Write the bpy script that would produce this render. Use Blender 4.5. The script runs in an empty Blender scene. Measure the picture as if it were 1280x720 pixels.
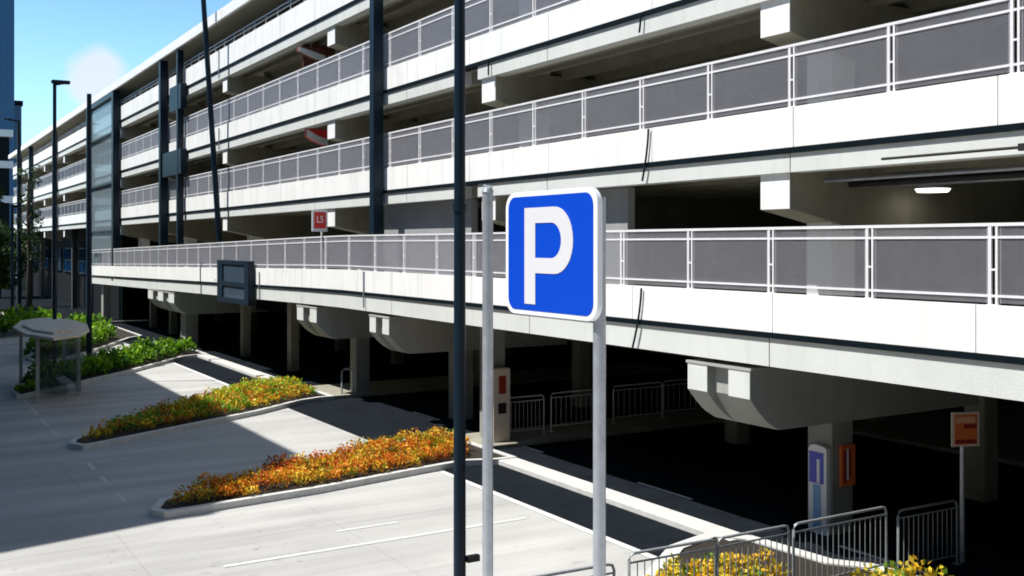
import bpy, math, random
import numpy as np
random.seed(7)
rng = np.random.default_rng(11)
S = bpy.context.scene
COL = S.collection
R = math.radians

# ------------------------------------------------------------------ materials
def new_mat(name):
    m = bpy.data.materials.new(name); m.use_nodes = True
    nt = m.node_tree
    return m, nt, nt.nodes['Principled BSDF']

def mat(name, c, rough=.7, metal=0., var=.12, scale=2.0, c2=None, bump=0., bscale=40., stretch=(1, 1, 1), spec=.5, streak=0.):
    """procedural surface: two-scale noise colour variation, optional rain streaks and bump"""
    m, nt, b = new_mat(name)
    N = nt.nodes; L = nt.links
    tc = N.new('ShaderNodeTexCoord'); mp = N.new('ShaderNodeMapping'); mp.inputs['Scale'].default_value = stretch
    L.new(tc.outputs['Object'], mp.inputs['Vector'])
    n1 = N.new('ShaderNodeTexNoise'); n1.inputs['Scale'].default_value = scale; n1.inputs['Detail'].default_value = 8
    n1.inputs['Roughness'].default_value = .65
    L.new(mp.outputs['Vector'], n1.inputs['Vector'])
    r = N.new('ShaderNodeValToRGB')
    if c2 is None: c2 = tuple(x * (1 - var) for x in c)
    hi = tuple(min(1, x * (1 + var * .6)) for x in c)
    r.color_ramp.elements[0].position = .3; r.color_ramp.elements[0].color = (*c2, 1)
    r.color_ramp.elements[1].position = .7; r.color_ramp.elements[1].color = (*hi, 1)
    L.new(n1.outputs['Fac'], r.inputs['Fac'])
    out = r.outputs['Color']
    if streak:
        mp2 = N.new('ShaderNodeMapping'); mp2.inputs['Scale'].default_value = (3.0, 3.0, .25)
        L.new(tc.outputs['Object'], mp2.inputs['Vector'])
        n3 = N.new('ShaderNodeTexNoise'); n3.inputs['Scale'].default_value = 1.3; n3.inputs['Detail'].default_value = 6
        L.new(mp2.outputs['Vector'], n3.inputs['Vector'])
        r3 = N.new('ShaderNodeMapRange'); r3.inputs['From Min'].default_value = .52; r3.inputs['From Max'].default_value = .8
        r3.inputs['To Min'].default_value = 0; r3.inputs['To Max'].default_value = streak
        L.new(n3.outputs['Fac'], r3.inputs['Value'])
        mx = N.new('ShaderNodeMix'); mx.data_type = 'RGBA'
        L.new(r3.outputs['Result'], mx.inputs['Factor']); L.new(out, mx.inputs[6])
        mx.inputs[7].default_value = (c[0] * .35, c[1] * .33, c[2] * .28, 1)
        out = mx.outputs[2]
    L.new(out, b.inputs['Base Color'])
    b.inputs['Roughness'].default_value = rough; b.inputs['Metallic'].default_value = metal
    b.inputs['Specular IOR Level'].default_value = spec
    if bump:
        n2 = N.new('ShaderNodeTexNoise'); n2.inputs['Scale'].default_value = bscale; n2.inputs['Detail'].default_value = 5
        L.new(tc.outputs['Object'], n2.inputs['Vector'])
        bp = N.new('ShaderNodeBump'); bp.inputs['Strength'].default_value = bump; bp.inputs['Distance'].default_value = .02
        L.new(n2.outputs['Fac'], bp.inputs['Height']); L.new(bp.outputs['Normal'], b.inputs['Normal'])
    return m

M = {}
M['white'] = mat('white_painted_concrete', (.82, .82, .81), .55, var=.07, scale=.9, streak=.28, bump=.1)
M['beam'] = mat('pale_concrete', (.60, .62, .60), .75, var=.07, scale=.6, streak=.14, bump=.25)
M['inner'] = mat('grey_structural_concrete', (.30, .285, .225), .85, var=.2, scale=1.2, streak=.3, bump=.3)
M['deck'] = mat('deck_concrete', (.08, .08, .07), .85, var=.2, scale=.7, bump=.2)
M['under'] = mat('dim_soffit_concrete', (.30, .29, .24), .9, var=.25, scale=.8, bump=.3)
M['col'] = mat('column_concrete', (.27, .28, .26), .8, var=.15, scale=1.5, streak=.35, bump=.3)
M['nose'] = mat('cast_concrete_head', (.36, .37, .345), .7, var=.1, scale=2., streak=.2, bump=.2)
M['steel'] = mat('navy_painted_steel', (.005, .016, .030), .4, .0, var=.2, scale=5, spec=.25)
M['strip'] = mat('dark_channel_metal', (.003, .008, .012), .6, var=.3, scale=3, spec=.1)
M['roofm'] = mat('buff_roof_sheet', (.46, .43, .32), .7, var=.12, scale=1.0, streak=.2)
M['fence'] = mat('weathered_dull_steel', (.27, .29, .31), .5, .3, var=.25, scale=9)
M['galv'] = mat('galvanised_steel', (.42, .45, .50), .42, .55, var=.18, scale=9, bump=.05)
M['rail'] = mat('white_painted_steel', (.72, .72, .74), .4, 0., var=.08, scale=4)
M['wire'] = mat('grey_screen_mesh', (.58, .575, .62), .38, .45, var=.08, scale=3)
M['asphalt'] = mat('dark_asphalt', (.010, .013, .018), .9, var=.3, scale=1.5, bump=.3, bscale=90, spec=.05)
M['kerb'] = mat('kerb_concrete', (.55, .55, .53), .8, var=.16, scale=4, bump=.3)
M['line'] = mat('road_paint', (.72, .72, .70), .7, var=.25, scale=14, bump=.2)
M['wornline'] = mat('worn_road_paint', (.55, .55, .53), .8, var=.1, scale=9, c2=(.42, .42, .40))
M['soil'] = mat('dark_soil', (.022, .016, .010), .95, var=.4, scale=14, bump=.8, bscale=20)
M['bark'] = mat('bark', (.07, .055, .04), .9, var=.4, scale=9, bump=.7, bscale=15)
M['blue'] = mat('sign_blue', (.001, .055, .50), .4, var=.02, spec=.3)
M['signwhite'] = mat('sign_white', (.80, .82, .86), .35, var=.02)
M['letter'] = mat('reflective_letter_film', (.62, .62, .66), .5, var=.05, scale=60)
M['red'] = mat('sign_red', (.80, .05, .05), .45, var=.08, scale=9)
M['orange'] = mat('sign_orange', (.75, .17, .045), .5, var=.12, scale=9)
M['darkred'] = mat('sign_dark_red', (.30, .02, .01), .5, var=.1, scale=9)
M['paleorange'] = mat('sign_pale_orange', (.80, .42, .22), .5, var=.08, scale=9)
M['cream'] = mat('sign_frame_cream', (.70, .60, .50), .5, var=.1, scale=9)
M['violet'] = mat('sign_violet_blue', (.09, .10, .62), .45, var=.1, scale=9)
M['skyblue'] = mat('sign_sky_blue', (.20, .42, .75), .45, var=.1, scale=9)
M['black'] = mat('black_rubber', (.01, .01, .01), .6, var=.2)
M['brown'] = mat('rusty_red_panel', (.17, .06, .045), .7, var=.3, scale=3)
M['wall'] = mat('grey_rendered_wall', (.30, .31, .32), .8, var=.1, scale=1.5, streak=.2)
M['darkwall'] = mat('dark_cladding', (.014, .017, .020), .9, var=.3, scale=2, spec=.05)
M['shelter'] = mat('weathered_canopy_sheet', (.66, .58, .46), .7, var=.25, scale=2.5)
M['plaster'] = mat('office_cladding', (.10, .10, .10), .8, var=.12, scale=.3)

def apron_mat():
    m, nt, b = new_mat('worn_light_concrete'); N = nt.nodes; L = nt.links
    tc = N.new('ShaderNodeTexCoord')
    # broad mottling, tyre-worn bands running along the lanes (x) and fine grain
    def noise(scale, detail, st):
        mp = N.new('ShaderNodeMapping'); mp.inputs['Scale'].default_value = st
        mp.inputs['Rotation'].default_value = (0, 0, R(-4))
        L.new(tc.outputs['Object'], mp.inputs['Vector'])
        n = N.new('ShaderNodeTexNoise'); n.inputs['Scale'].default_value = scale; n.inputs['Detail'].default_value = detail
        L.new(mp.outputs['Vector'], n.inputs['Vector']); return n.outputs['Fac']
    def ramp(v, lo, hi, a, bb):
        r = N.new('ShaderNodeMapRange'); r.inputs['From Min'].default_value = lo; r.inputs['From Max'].default_value = hi
        r.inputs['To Min'].default_value = a; r.inputs['To Max'].default_value = bb; L.new(v, r.inputs['Value']); return r.outputs['Result']
    def mul(a, c):
        k = N.new('ShaderNodeMath'); k.operation = 'MULTIPLY'; L.new(a, k.inputs[0]); L.new(c, k.inputs[1]); return k.outputs[0]
    v = mul(ramp(noise(.35, 6, (1, 1, 1)), .3, .7, .90, 1.06), ramp(noise(.9, 5, (.10, .9, 1)), .35, .65, .78, 1.05))
    v = mul(v, ramp(noise(40, 3, (1, 1, 1)), .3, .7, .96, 1.03))
    # sawn joints every 3.9 m
    sx = N.new('ShaderNodeSeparateXYZ'); L.new(tc.outputs['Object'], sx.inputs[0])
    for ax in ('X', 'Y'):
        w = N.new('ShaderNodeMath'); w.operation = 'PINGPONG'; w.inputs[1].default_value = 1.95; L.new(sx.outputs[ax], w.inputs[0])
        v = mul(v, ramp(w.outputs[0], .0, .018, .80, 1.0))
    # small dark stains
    v = mul(v, ramp(noise(1.7, 3, (1, 1, 1)), .63, .76, 1.0, .78)); v = mul(v, ramp(noise(5.5, 2, (1, 1, 1)), .70, .74, 1.0, .72)); v = mul(v, ramp(noise(2.2, 3, (.05, 2.2, 1)), .60, .72, 1.0, .86))
    cc = N.new('ShaderNodeMix'); cc.data_type = 'RGBA'; cc.inputs[6].default_value = (0, 0, 0, 1); cc.inputs[7].default_value = (.445, .440, .425, 1)
    L.new(v, cc.inputs['Factor']); cc.clamp_factor = False
    L.new(cc.outputs[2], b.inputs['Base Color']); b.inputs['Roughness'].default_value = .85
    b.inputs['Specular IOR Level'].default_value = .25
    n2 = N.new('ShaderNodeTexNoise'); n2.inputs['Scale'].default_value = 60; L.new(tc.outputs['Object'], n2.inputs['Vector'])
    bp = N.new('ShaderNodeBump'); bp.inputs['Strength'].default_value = .3; bp.inputs['Distance'].default_value = .01
    L.new(n2.outputs['Fac'], bp.inputs['Height']); L.new(bp.outputs['Normal'], b.inputs['Normal'])
    return m
M['apron'] = apron_mat()

def glass_mat(name, tint, clear, rough=.05):
    m, nt, b = new_mat(name); N = nt.nodes; L = nt.links
    b.inputs['Base Color'].default_value = (*tint, 1); b.inputs['Roughness'].default_value = rough
    b.inputs['Specular IOR Level'].default_value = .8
    if clear > 0:
        t = N.new('ShaderNodeBsdfTransparent'); t.inputs['Color'].default_value = (.85, .92, .95, 1)
        mx = N.new('ShaderNodeMixShader'); mx.inputs[0].default_value = clear
        L.new(b.outputs[0], mx.inputs[1]); L.new(t.outputs[0], mx.inputs[2]); L.new(mx.outputs[0], N['Material Output'].inputs[0])
    return m
M['glass'] = glass_mat('clear_glazing', (.45, .55, .60), .68)
M['sglass'] = glass_mat('shelter_glazing', (.10, .12, .12), .8)
M['blueglass'] = glass_mat('dark_blue_glazing', (.006, .035, .10), 0., .08)
M['paleblue'] = glass_mat('smoky_glazing', (.05, .075, .11), 0., .12)

def tower_mat():
    m, nt, b = new_mat('blue_curtain_wall'); N = nt.nodes; L = nt.links
    tc = N.new('ShaderNodeTexCoord'); br = N.new('ShaderNodeTexBrick')
    br.inputs['Color1'].default_value = (.015, .10, .24, 1); br.inputs['Color2'].default_value = (.02, .12, .27, 1)
    br.inputs['Mortar'].default_value = (.01, .07, .17, 1); br.inputs['Scale'].default_value = .35; br.offset = 0
    mp = N.new('ShaderNodeMapping'); mp.inputs['Rotation'].default_value = (R(90), 0, 0)
    L.new(tc.outputs['Object'], mp.inputs[0]); L.new(mp.outputs[0], br.inputs['Vector'])
    L.new(br.outputs['Color'], b.inputs['Base Color']); b.inputs['Roughness'].default_value = .3
    return m
M['tower'] = tower_mat()

def lamp_mat():
    m, nt, b = new_mat('lit_lamp_diffuser')
    b.inputs['Emission Color'].default_value = (1, .95, .82, 1); b.inputs['Emission Strength'].default_value = 2.5
    b.inputs['Base Color'].default_value = (.8, .8, .75, 1)
    return m
M['lamp'] = lamp_mat()

def leaf_mat(name):
    m, nt, b = new_mat(name); N = nt.nodes; L = nt.links
    a = N.new('ShaderNodeAttribute'); a.attribute_name = 'leafcol'
    L.new(a.outputs['Color'], b.inputs['Base Color'])
    b.inputs['Roughness'].default_value = .5; b.inputs['Specular IOR Level'].default_value = .3
    t = N.new('ShaderNodeBsdfTranslucent'); L.new(a.outputs['Color'], t.inputs['Color'])
    mx = N.new('ShaderNodeMixShader'); mx.inputs[0].default_value = .3
    L.new(b.outputs[0], mx.inputs[1]); L.new(t.outputs[0], mx.inputs[2]); L.new(mx.outputs[0], N['Material Output'].inputs[0])
    return m
M['leaf'] = leaf_mat('leaves')

# ------------------------------------------------------------------ mesh builder
def rot2(p, a):
    c, s = math.cos(a), math.sin(a); return (p[0] * c - p[1] * s, p[0] * s + p[1] * c)

class MB:
    def __init__(s): s.v = []; s.f = []; s.sm = []
    def add(s, vs, fs, smooth=False):
        n = len(s.v); s.v += [tuple(v) for v in vs]; s.f += [tuple(i + n for i in f) for f in fs]; s.sm += [smooth] * len(fs); return s
    def box(s, x0, x1, y0, y1, z0, z1):
        x0, x1 = sorted((x0, x1)); y0, y1 = sorted((y0, y1)); z0, z1 = sorted((z0, z1))
        return s.add([(x0, y0, z0), (x1, y0, z0), (x1, y1, z0), (x0, y1, z0), (x0, y0, z1), (x1, y0, z1), (x1, y1, z1), (x0, y1, z1)],
                     [(0, 3, 2, 1), (4, 5, 6, 7), (0, 1, 5, 4), (1, 2, 6, 5), (2, 3, 7, 6), (3, 0, 4, 7)])
    def prism(s, poly, z0, z1, ztop=None):
        """poly: list of (x, y) counter-clockwise"""
        n = len(poly)
        vs = [(x, y, z0) for x, y in poly] + [(x, y, z1) for x, y in poly]
        fs = [tuple(range(n - 1, -1, -1)), tuple(range(n, 2 * n))] + [(i, (i + 1) % n, (i + 1) % n + n, i + n) for i in range(n)]
        return s.add(vs, fs)
    def extr(s, prof, axis, a0, a1):
        """profile in the two other axes extruded along axis ('x': prof=(y,z); 'y': prof=(x,z))"""
        n = len(prof); f = (lambda p, a: (a, p[0], p[1])) if axis == 'x' else (lambda p, a: (p[0], a, p[1]))
        vs = [f(p, a0) for p in prof] + [f(p, a1) for p in prof]
        fs = [tuple(range(n)), tuple(range(2 * n - 1, n - 1, -1))] + [(i + n, (i + 1) % n + n, (i + 1) % n, i) for i in range(n)]
        return s.add(vs, fs)
    def tube(s, path, r, n=10, r2=None, caps=True):
        k = len(path); P = [np.array(p, float) for p in path]; vs = []
        for i, p in enumerate(P):
            d = (P[min(i + 1, k - 1)] - P[max(i - 1, 0)]); d /= (np.linalg.norm(d) + 1e-9)
            a = np.array((0, 0, 1.)) if abs(d[2]) < .9 else np.array((1., 0, 0))
            u = np.cross(d, a); u /= np.linalg.norm(u); w = np.cross(d, u)
            rr = r if r2 is None else r + (r2 - r) * i / (k - 1)
            for j in range(n):
                t = 2 * math.pi * j / n; vs.append(tuple(p + rr * (math.cos(t) * u + math.sin(t) * w)))
        fs = [(i * n + j, i * n + (j + 1) % n, (i + 1) * n + (j + 1) % n, (i + 1) * n + j) for i in range(k - 1) for j in range(n)]
        s.add(vs, fs, True)
        if caps: s.add([vs[j] for j in range(n)], [tuple(range(n))]); s.add([vs[(k - 1) * n + j] for j in range(n)], [tuple(range(n - 1, -1, -1))])
        return s
    def build(s, name, m, parent=None, bevel=0., world=True):
        me = bpy.data.meshes.new(name)
        off = parent_world(parent) if (parent is not None and world) else (0, 0, 0)
        if parent is None and world == 'base':
            A = np.array(s.v); off = tuple((A.min(0)[:2] + A.max(0)[:2]) / 2) + (A[:, 2].min(),)
        me.from_pydata([(a - off[0], b - off[1], c - off[2]) for a, b, c in s.v], [], s.f)
        me.polygons.foreach_set('use_smooth', s.sm); me.materials.append(m)
        me.update()
        import bmesh
        bm = bmesh.new(); bm.from_mesh(me); bmesh.ops.recalc_face_normals(bm, faces=bm.faces); bm.to_mesh(me); bm.free()
        o = bpy.data.objects.new(name, me); COL.objects.link(o)
        if parent is not None: o.parent = parent
        elif world == 'base': o.location = off
        if bevel:
            b = o.modifiers.new('bevel', 'BEVEL'); b.width = bevel; b.segments = 2; b.limit_method = 'ANGLE'
        return o

def parent_world(p):
    x, y, z = 0, 0, 0
    while p is not None:
        x += p.location[0]; y += p.location[1]; z += p.location[2]; p = p.parent
    return (x, y, z)

def tag(o, label=None, cat=None, group=None, kind=None):
    if label: o['label'] = label
    if cat: o['category'] = cat
    if group: o['group'] = group
    if kind: o['kind'] = kind
    return o
def empty(name, loc, label=None, cat=None, group=None, kind=None):
    o = bpy.data.objects.new(name, None); COL.objects.link(o); o.location = loc; o.empty_display_size = .3
    return tag(o, label, cat, group, kind)
def dup(root, loc, label=None, rz=None):
    kids = {}
    for ch in bpy.data.objects:
        if ch.parent is not None: kids.setdefault(ch.parent.name, []).append(ch)
    def cp(o, par):
        c = o.copy(); COL.objects.link(c); c.parent = par
        for ch in kids.get(o.name, []): cp(ch, c)
        return c
    r = cp(root, None); r.location = loc
    if rz is not None: r.rotation_euler.z = rz
    if label: r['label'] = label
    return r

# camera model: pixel of the 1280x720 photograph -> ground / height helpers (used once to choose real places)
# ------------------------------------------------------------------ camera
EYE = 5.6
cam_d = bpy.data.cameras.new('camera'); cam = bpy.data.objects.new('camera', cam_d); COL.objects.link(cam)
cam.location = (0, 0, EYE); cam.rotation_euler = (R(90), 0, R(-31.3))
cam_d.sensor_width = 36; cam_d.lens = 36 * 1300 / 1280; cam_d.shift_y = -55 / 1280
cam_d.clip_start = .1; cam_d.clip_end = 4000
S.camera = cam

# ------------------------------------------------------------------ light
SUN = np.array((-.50, .20, .845)); SUN /= np.linalg.norm(SUN)
elev = math.asin(SUN[2]); az = math.atan2(SUN[0], SUN[1])      # azimuth from +Y towards +X
w = bpy.data.worlds.new('World'); S.world = w; w.use_nodes = True
nt = w.node_tree; N = nt.nodes; L = nt.links
bg = N['Background']; bg.inputs['Strength'].default_value = .07
sky = N.new('ShaderNodeTexSky'); sky.sky_type = 'NISHITA'; sky.sun_disc = False
sky.sun_elevation = elev; sky.sun_rotation = az; sky.air_density = 1.0; sky.dust_density = .6; sky.ozone_density = 1.6
tc = N.new('ShaderNodeTexCoord')
# one soft fair-weather cloud bank low above the roofs
cd = np.array((-.40 * .8545 + .5195, .40 * .5195 + .8545, .158)); cd /= np.linalg.norm(cd)
dt = N.new('ShaderNodeVectorMath'); dt.operation = 'DISTANCE'; dt.inputs[1].default_value = tuple(cd)
nm = N.new('ShaderNodeVectorMath'); nm.operation = 'NORMALIZE'; L.new(tc.outputs['Generated'], nm.inputs[0]); L.new(nm.outputs[0], dt.inputs[0])
r1 = N.new('ShaderNodeMapRange'); r1.inputs['From Min'].default_value = .005; r1.inputs['From Max'].default_value = .04
r1.inputs['To Min'].default_value = 1; r1.inputs['To Max'].default_value = 0; L.new(dt.outputs['Value'], r1.inputs['Value'])
ns = N.new('ShaderNodeTexNoise'); ns.inputs['Scale'].default_value = 22; ns.inputs['Detail'].default_value = 7; L.new(nm.outputs[0], ns.inputs['Vector'])
ad = N.new('ShaderNodeMath'); ad.operation = 'ADD'; L.new(r1.outputs[0], ad.inputs[0]); L.new(ns.outputs['Fac'], ad.inputs[1])
r2 = N.new('ShaderNodeMapRange'); r2.interpolation_type = 'SMOOTHSTEP'; r2.inputs['From Min'].default_value = .75; r2.inputs['From Max'].default_value = 1.25
r2.inputs['To Max'].default_value = .85
L.new(ad.outputs[0], r2.inputs['Value'])
mx = N.new('ShaderNodeMix'); mx.data_type = 'RGBA'; L.new(r2.outputs[0], mx.inputs['Factor']); 
mx.inputs[7].default_value = (8.6, 9.1, 9.8, 1)
tint = N.new('ShaderNodeMix'); tint.data_type = 'RGBA'; tint.blend_type = 'MULTIPLY'; tint.inputs['Factor'].default_value = 1
tint.inputs[7].default_value = (.80, 1.08, 1.18, 1)

# paler, brighter sky low down, as on a clear but humid day
sz = N.new('ShaderNodeSeparateXYZ'); L.new(nm.outputs[0], sz.inputs[0])
hz = N.new('ShaderNodeMapRange'); hz.interpolation_type = 'SMOOTHSTEP'; hz.inputs['From Min'].default_value = .05; hz.inputs['From Max'].default_value = .5
hz.inputs['To Min'].default_value = 2.05; hz.inputs['To Max'].default_value = .9; L.new(sz.outputs['Z'], hz.inputs['Value'])
vm = N.new('ShaderNodeVectorMath'); vm.operation = 'SCALE'; L.new(sky.outputs[0], vm.inputs[0]); L.new(hz.outputs[0], vm.inputs['Scale'])
L.new(vm.outputs[0], tint.inputs[6]); L.new(tint.outputs[2], mx.inputs[6])
L.new(mx.outputs[2], bg.inputs['Color'])

sd = bpy.data.lights.new('sun', 'SUN'); sd.energy = 5.0; sd.angle = R(.5); sd.color = (1, .965, .91)
so = bpy.data.objects.new('sun', sd); COL.objects.link(so); so.location = tuple(SUN * 60)
from mathutils import Vector
so.rotation_euler = Vector(tuple(SUN)).to_track_quat('Z', 'Y').to_euler()
S.view_settings.view_transform = 'Standard'; S.view_settings.look = 'None'
S.view_settings.exposure = .5; S.view_settings.gamma = 1
S.cycles.filter_width = 1.8; S.cycles.max_bounces = 6; S.cycles.transparent_max_bounces = 12; S.cycles.use_denoising = True

# ================================================================== GROUND
def sheet(name, poly, z, m, label=None):
    b = MB(); n = len(poly); b.add([(x, y, z) for x, y in poly], [tuple(range(n))])
    o = b.build(name, m); tag(o, kind='structure'); return o
sheet('ground', [(-900, -900), (900, -900), (900, 900), (-900, 900)], 0, M['deck'])
sheet('concrete_road', [(-14, -30), (11.9, -30), (11.9, 300), (-14, 300)], .004, M['apron'])
sheet('asphalt_lane', [(11.9, -30), (40, -30), (40, 79), (11.9, 79)], .008, M['asphalt'])  # asphalt; its near-black on the open outer strip also stands in for shade
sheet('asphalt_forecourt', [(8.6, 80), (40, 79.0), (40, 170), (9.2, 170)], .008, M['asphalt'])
def strips(name, rects, m, z=.012):
    b = MB()
    for x0, x1, y0, y1 in rects: b.add([(x0, y0, z), (x1, y0, z), (x1, y1, z), (x0, y1, z)], [(0, 1, 2, 3)])
    return tag(b.build(name, m), kind='structure')
strips('edge_line', [(11.72, 11.86, 13, 22.7), (11.72, 11.86, 36.5, 50)], M['line'])
strips('lane_line', [(5.1, 11.3, 17.93, 18.07), (7.6, 8.9, 19.0, 19.12)], M['wornline'])
strips('road_edge_line', [(4.50, 4.60, 23.6 + 1.9 * k, 24.6 + 1.9 * k) for k in range(3)] + [(4.35, 4.47, 32.4 + 2.4 * k, 33.9 + 2.4 * k) for k in range(4)], M['wornline'])
strips('dashed_line', [(15.12, 15.24, 17.4 - 6 * k, 19.3 - 6 * k) for k in range(-2, 3)], M['line'], .014)

# raised terrace the photographer stands above (its top lies below the frame)
def tl(t, lat): return (.5195 * t + .8545 * lat, .8545 * t - .5195 * lat)
ter = MB(); ter.prism([tl(-14, -14), tl(-14, 10), tl(8.25, 10), tl(8.25, -14)][::1], 0, 2.72)
ter.prism([tl(-14, -14), tl(-14, 10), tl(8.32, 10), tl(8.32, -14)], 2.72, 2.86)
tag(ter.build('terrace', M['kerb']), kind='structure')

def island(name, near, far, label_plants=None, kw=.16, h=.15):
    """kerbed bed: near edge polyline (left to right), far edge polyline (right to left)"""
    poly = near + far
    n = len(poly); c = np.mean(poly, 0)
    P = [np.array(p, float) for p in poly]
    inner = []
    for i in range(n):
        a, b, d = P[i - 1], P[i], P[(i + 1) % n]
        e1 = (b - a) / np.linalg.norm(b - a); e2 = (d - b) / np.linalg.norm(d - b)
        n1 = np.array((-e1[1], e1[0])); n2 = np.array((-e2[1], e2[0])); nn = n1 + n2; nn /= np.linalg.norm(nn)
        k = kw / max(.45, float(nn @ n1)); inner.append(tuple(b + nn * k))
    b = MB()
    vs = [(x, y, 0) for x, y in poly] + [(x, y, h) for x, y in poly] + [(x, y, h) for x, y in inner] + [(x, y, .0) for x, y in inner]
    fs = []
    for i in range(n):
        j = (i + 1) % n
        fs += [(i, j, n + j, n + i), (n + i, n + j, 2 * n + j, 2 * n + i), (2 * n + i, 2 * n + j, 3 * n + j, 3 * n + i)]
    b.add(vs, fs); k = b.build('kerb', M['kerb']); tag(k, kind='structure')
    s_ = MB(); s_.add([(x, y, h - .03) for x, y in inner], [tuple(range(n))]); tag(s_.build('planting_soil', M['soil']), kind='structure')
    return inner

def inside(x, y, poly):
    c = np.zeros(len(x), bool); n = len(poly); j = n - 1
    for i in range(n):
        xi, yi = poly[i]; xj, yj = poly[j]
        c ^= ((yi > y) != (yj > y)) & (x < (xj - xi) * (y - yi) / (yj - yi + 1e-12) + xi); j = i
    return c

def leaves_mesh(name, P, D, size, cols, m=M['leaf'], parent=None):
    """P: leaf base points, D: leaf directions, size: length; a folded two-triangle pair reads as one pointed leaf"""
    n = len(P); D = D / np.linalg.norm(D, axis=1, keepdims=True)
    rnd = rng.normal(size=(n, 3)); W = np.cross(D, rnd); W /= np.linalg.norm(W, axis=1, keepdims=True)
    s = size[:, None]
    V = np.stack([P, P + D * s * .5 + W * s * .30, P + D * s, P + D * s * .5 - W * s * .30], 1).reshape(-1, 3)
    off = np.array(parent_world(parent)) if parent is not None else np.zeros(3)
    V = V - off
    me = bpy.data.meshes.new(name); me.vertices.add(4 * n); me.vertices.foreach_set('co', V.ravel())
    me.loops.add(4 * n); me.loops.foreach_set('vertex_index', np.arange(4 * n)); me.polygons.add(n)
    me.polygons.foreach_set('loop_start', np.arange(n) * 4); me.polygons.foreach_set('loop_total', np.full(n, 4))
    me.update(); me.validate()
    a = me.color_attributes.new('leafcol', 'FLOAT_COLOR', 'POINT')
    c4 = np.repeat(np.concatenate([cols, np.ones((n, 1))], 1), 4, axis=0); a.data.foreach_set('color', c4.ravel())
    me.materials.append(m)
    o = bpy.data.objects.new(name, me); COL.objects.link(o)
    if parent is not None: o.parent = parent
    return o

PAL_WARM = np.array([(.80, .20, .02), (.85, .30, .02), (.55, .09, .02), (.85, .50, .03), (.88, .60, .05), (.45, .36, .03), (.22, .34, .02), (.16, .05, .015)])
PAL_YEL = np.array([(.80, .50, .03), (.75, .60, .05), (.55, .45, .04), (.12, .22, .02)])
PAL_GRN = np.array([(.10, .30, .01), (.17, .40, .012), (.05, .15, .01), (.26, .46, .02)])
PAL_HEDGE = np.array([(.13, .30, .008), (.22, .42, .012), (.06, .17, .01), (.03, .09, .01)])
PAL_DARK = np.array([(.02, .05, .012), (.03, .075, .012), (.045, .10, .02), (.012, .03, .01)])

def planting(name, poly, h, spacing, lsize, nleaf, palfn, label, cat=None, kind='stuff', hvar=.25):
    P_ = np.array(poly); x0, y0 = P_.min(0); x1, y1 = P_.max(0)
    gx, gy = np.meshgrid(np.arange(x0, x1, spacing), np.arange(y0, y1, spacing)); gx = gx.ravel() + rng.uniform(-.35, .35, gx.size) * spacing
    gy = gy.ravel() + rng.uniform(-.35, .35, gy.size) * spacing
    k = inside(gx, gy, poly); gx, gy = gx[k], gy[k]
    pts = []; dirs = []; sz = []; co = []
    for x, y in zip(gx, gy):
        if rng.random() < .05: continue
        hh = h * rng.uniform(1 - hvar, 1 + hvar) * (1 + .25 * math.sin(x * 2.1 + y * 1.3) * math.sin(y * 2.9 - x)); pal, wt = palfn(x, y)
        base = pal[rng.choice(len(pal), p=wt)]; n = nleaf
        th = rng.uniform(0, 2 * math.pi, n); el = rng.uniform(.0, 1.25, n); rad = spacing * .66 * np.sqrt(rng.uniform(0, 1, n))
        z = .1 + hh * (rng.uniform(.25, 1, n)) * (1 - .45 * (rad / (spacing * .66)) ** 2)
        pts.append(np.stack([x + rad * np.cos(th), y + rad * np.sin(th), z], 1))
        dirs.append(np.stack([np.cos(th) * np.cos(el), np.sin(th) * np.cos(el), np.sin(el)], 1))
        sz.append(lsize * rng.uniform(.6, 1.3, n))
        c = base * rng.uniform(.55, 1.25, (n, 1)); mixk = rng.random(n) < .25; c[mixk] = pal[rng.integers(0, len(pal), mixk.sum())]
        low = (z < .1 + hh * .45); c[low] = c[low] * .5 + np.array((.02, .05, .01)) * .5     # low leaves are darker and greener
        co.append(c)
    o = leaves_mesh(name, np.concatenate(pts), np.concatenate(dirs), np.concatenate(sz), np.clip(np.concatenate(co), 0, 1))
    tag(o, label, cat, kind=kind); return o
def W(a): a = np.array(a, float); return a / a.sum()

# island 1 (nearest, orange ground cover)
is1 = island('island', [(4.75, 22.1), (4.95, 21.75), (5.6, 21.8), (8.4, 22.15), (11.2, 22.75), (12.6, 23.0), (13.4, 22.7)],
             [(13.95, 22.7), (13.95, 26.6), (12.5, 26.4), (8.6, 24.8), (6.1, 23.5), (5.1, 22.9)])
def pal1(x, y):
    t = max(0, min(1, (y - 22.0) / 3.2)); return PAL_WARM, W([3.5, 4.5, 1.2, 3.5 + 2 * t, 2 + 3 * t, 1, .3 + 1.2 * t, .6])
bed1 = [(5.2, 22.05), (8.4, 22.42), (11.2, 23.0), (12.9, 23.5), (13.6, 24.4), (13.5, 26.1), (12.5, 26.1), (8.6, 24.55), (6.1, 23.3)]
planting('flowering_groundcover', bed1, .36, .25, .075, 90, pal1, 'orange and yellow low shrubs filling the nearest kerbed bed', kind='stuff')
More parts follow.
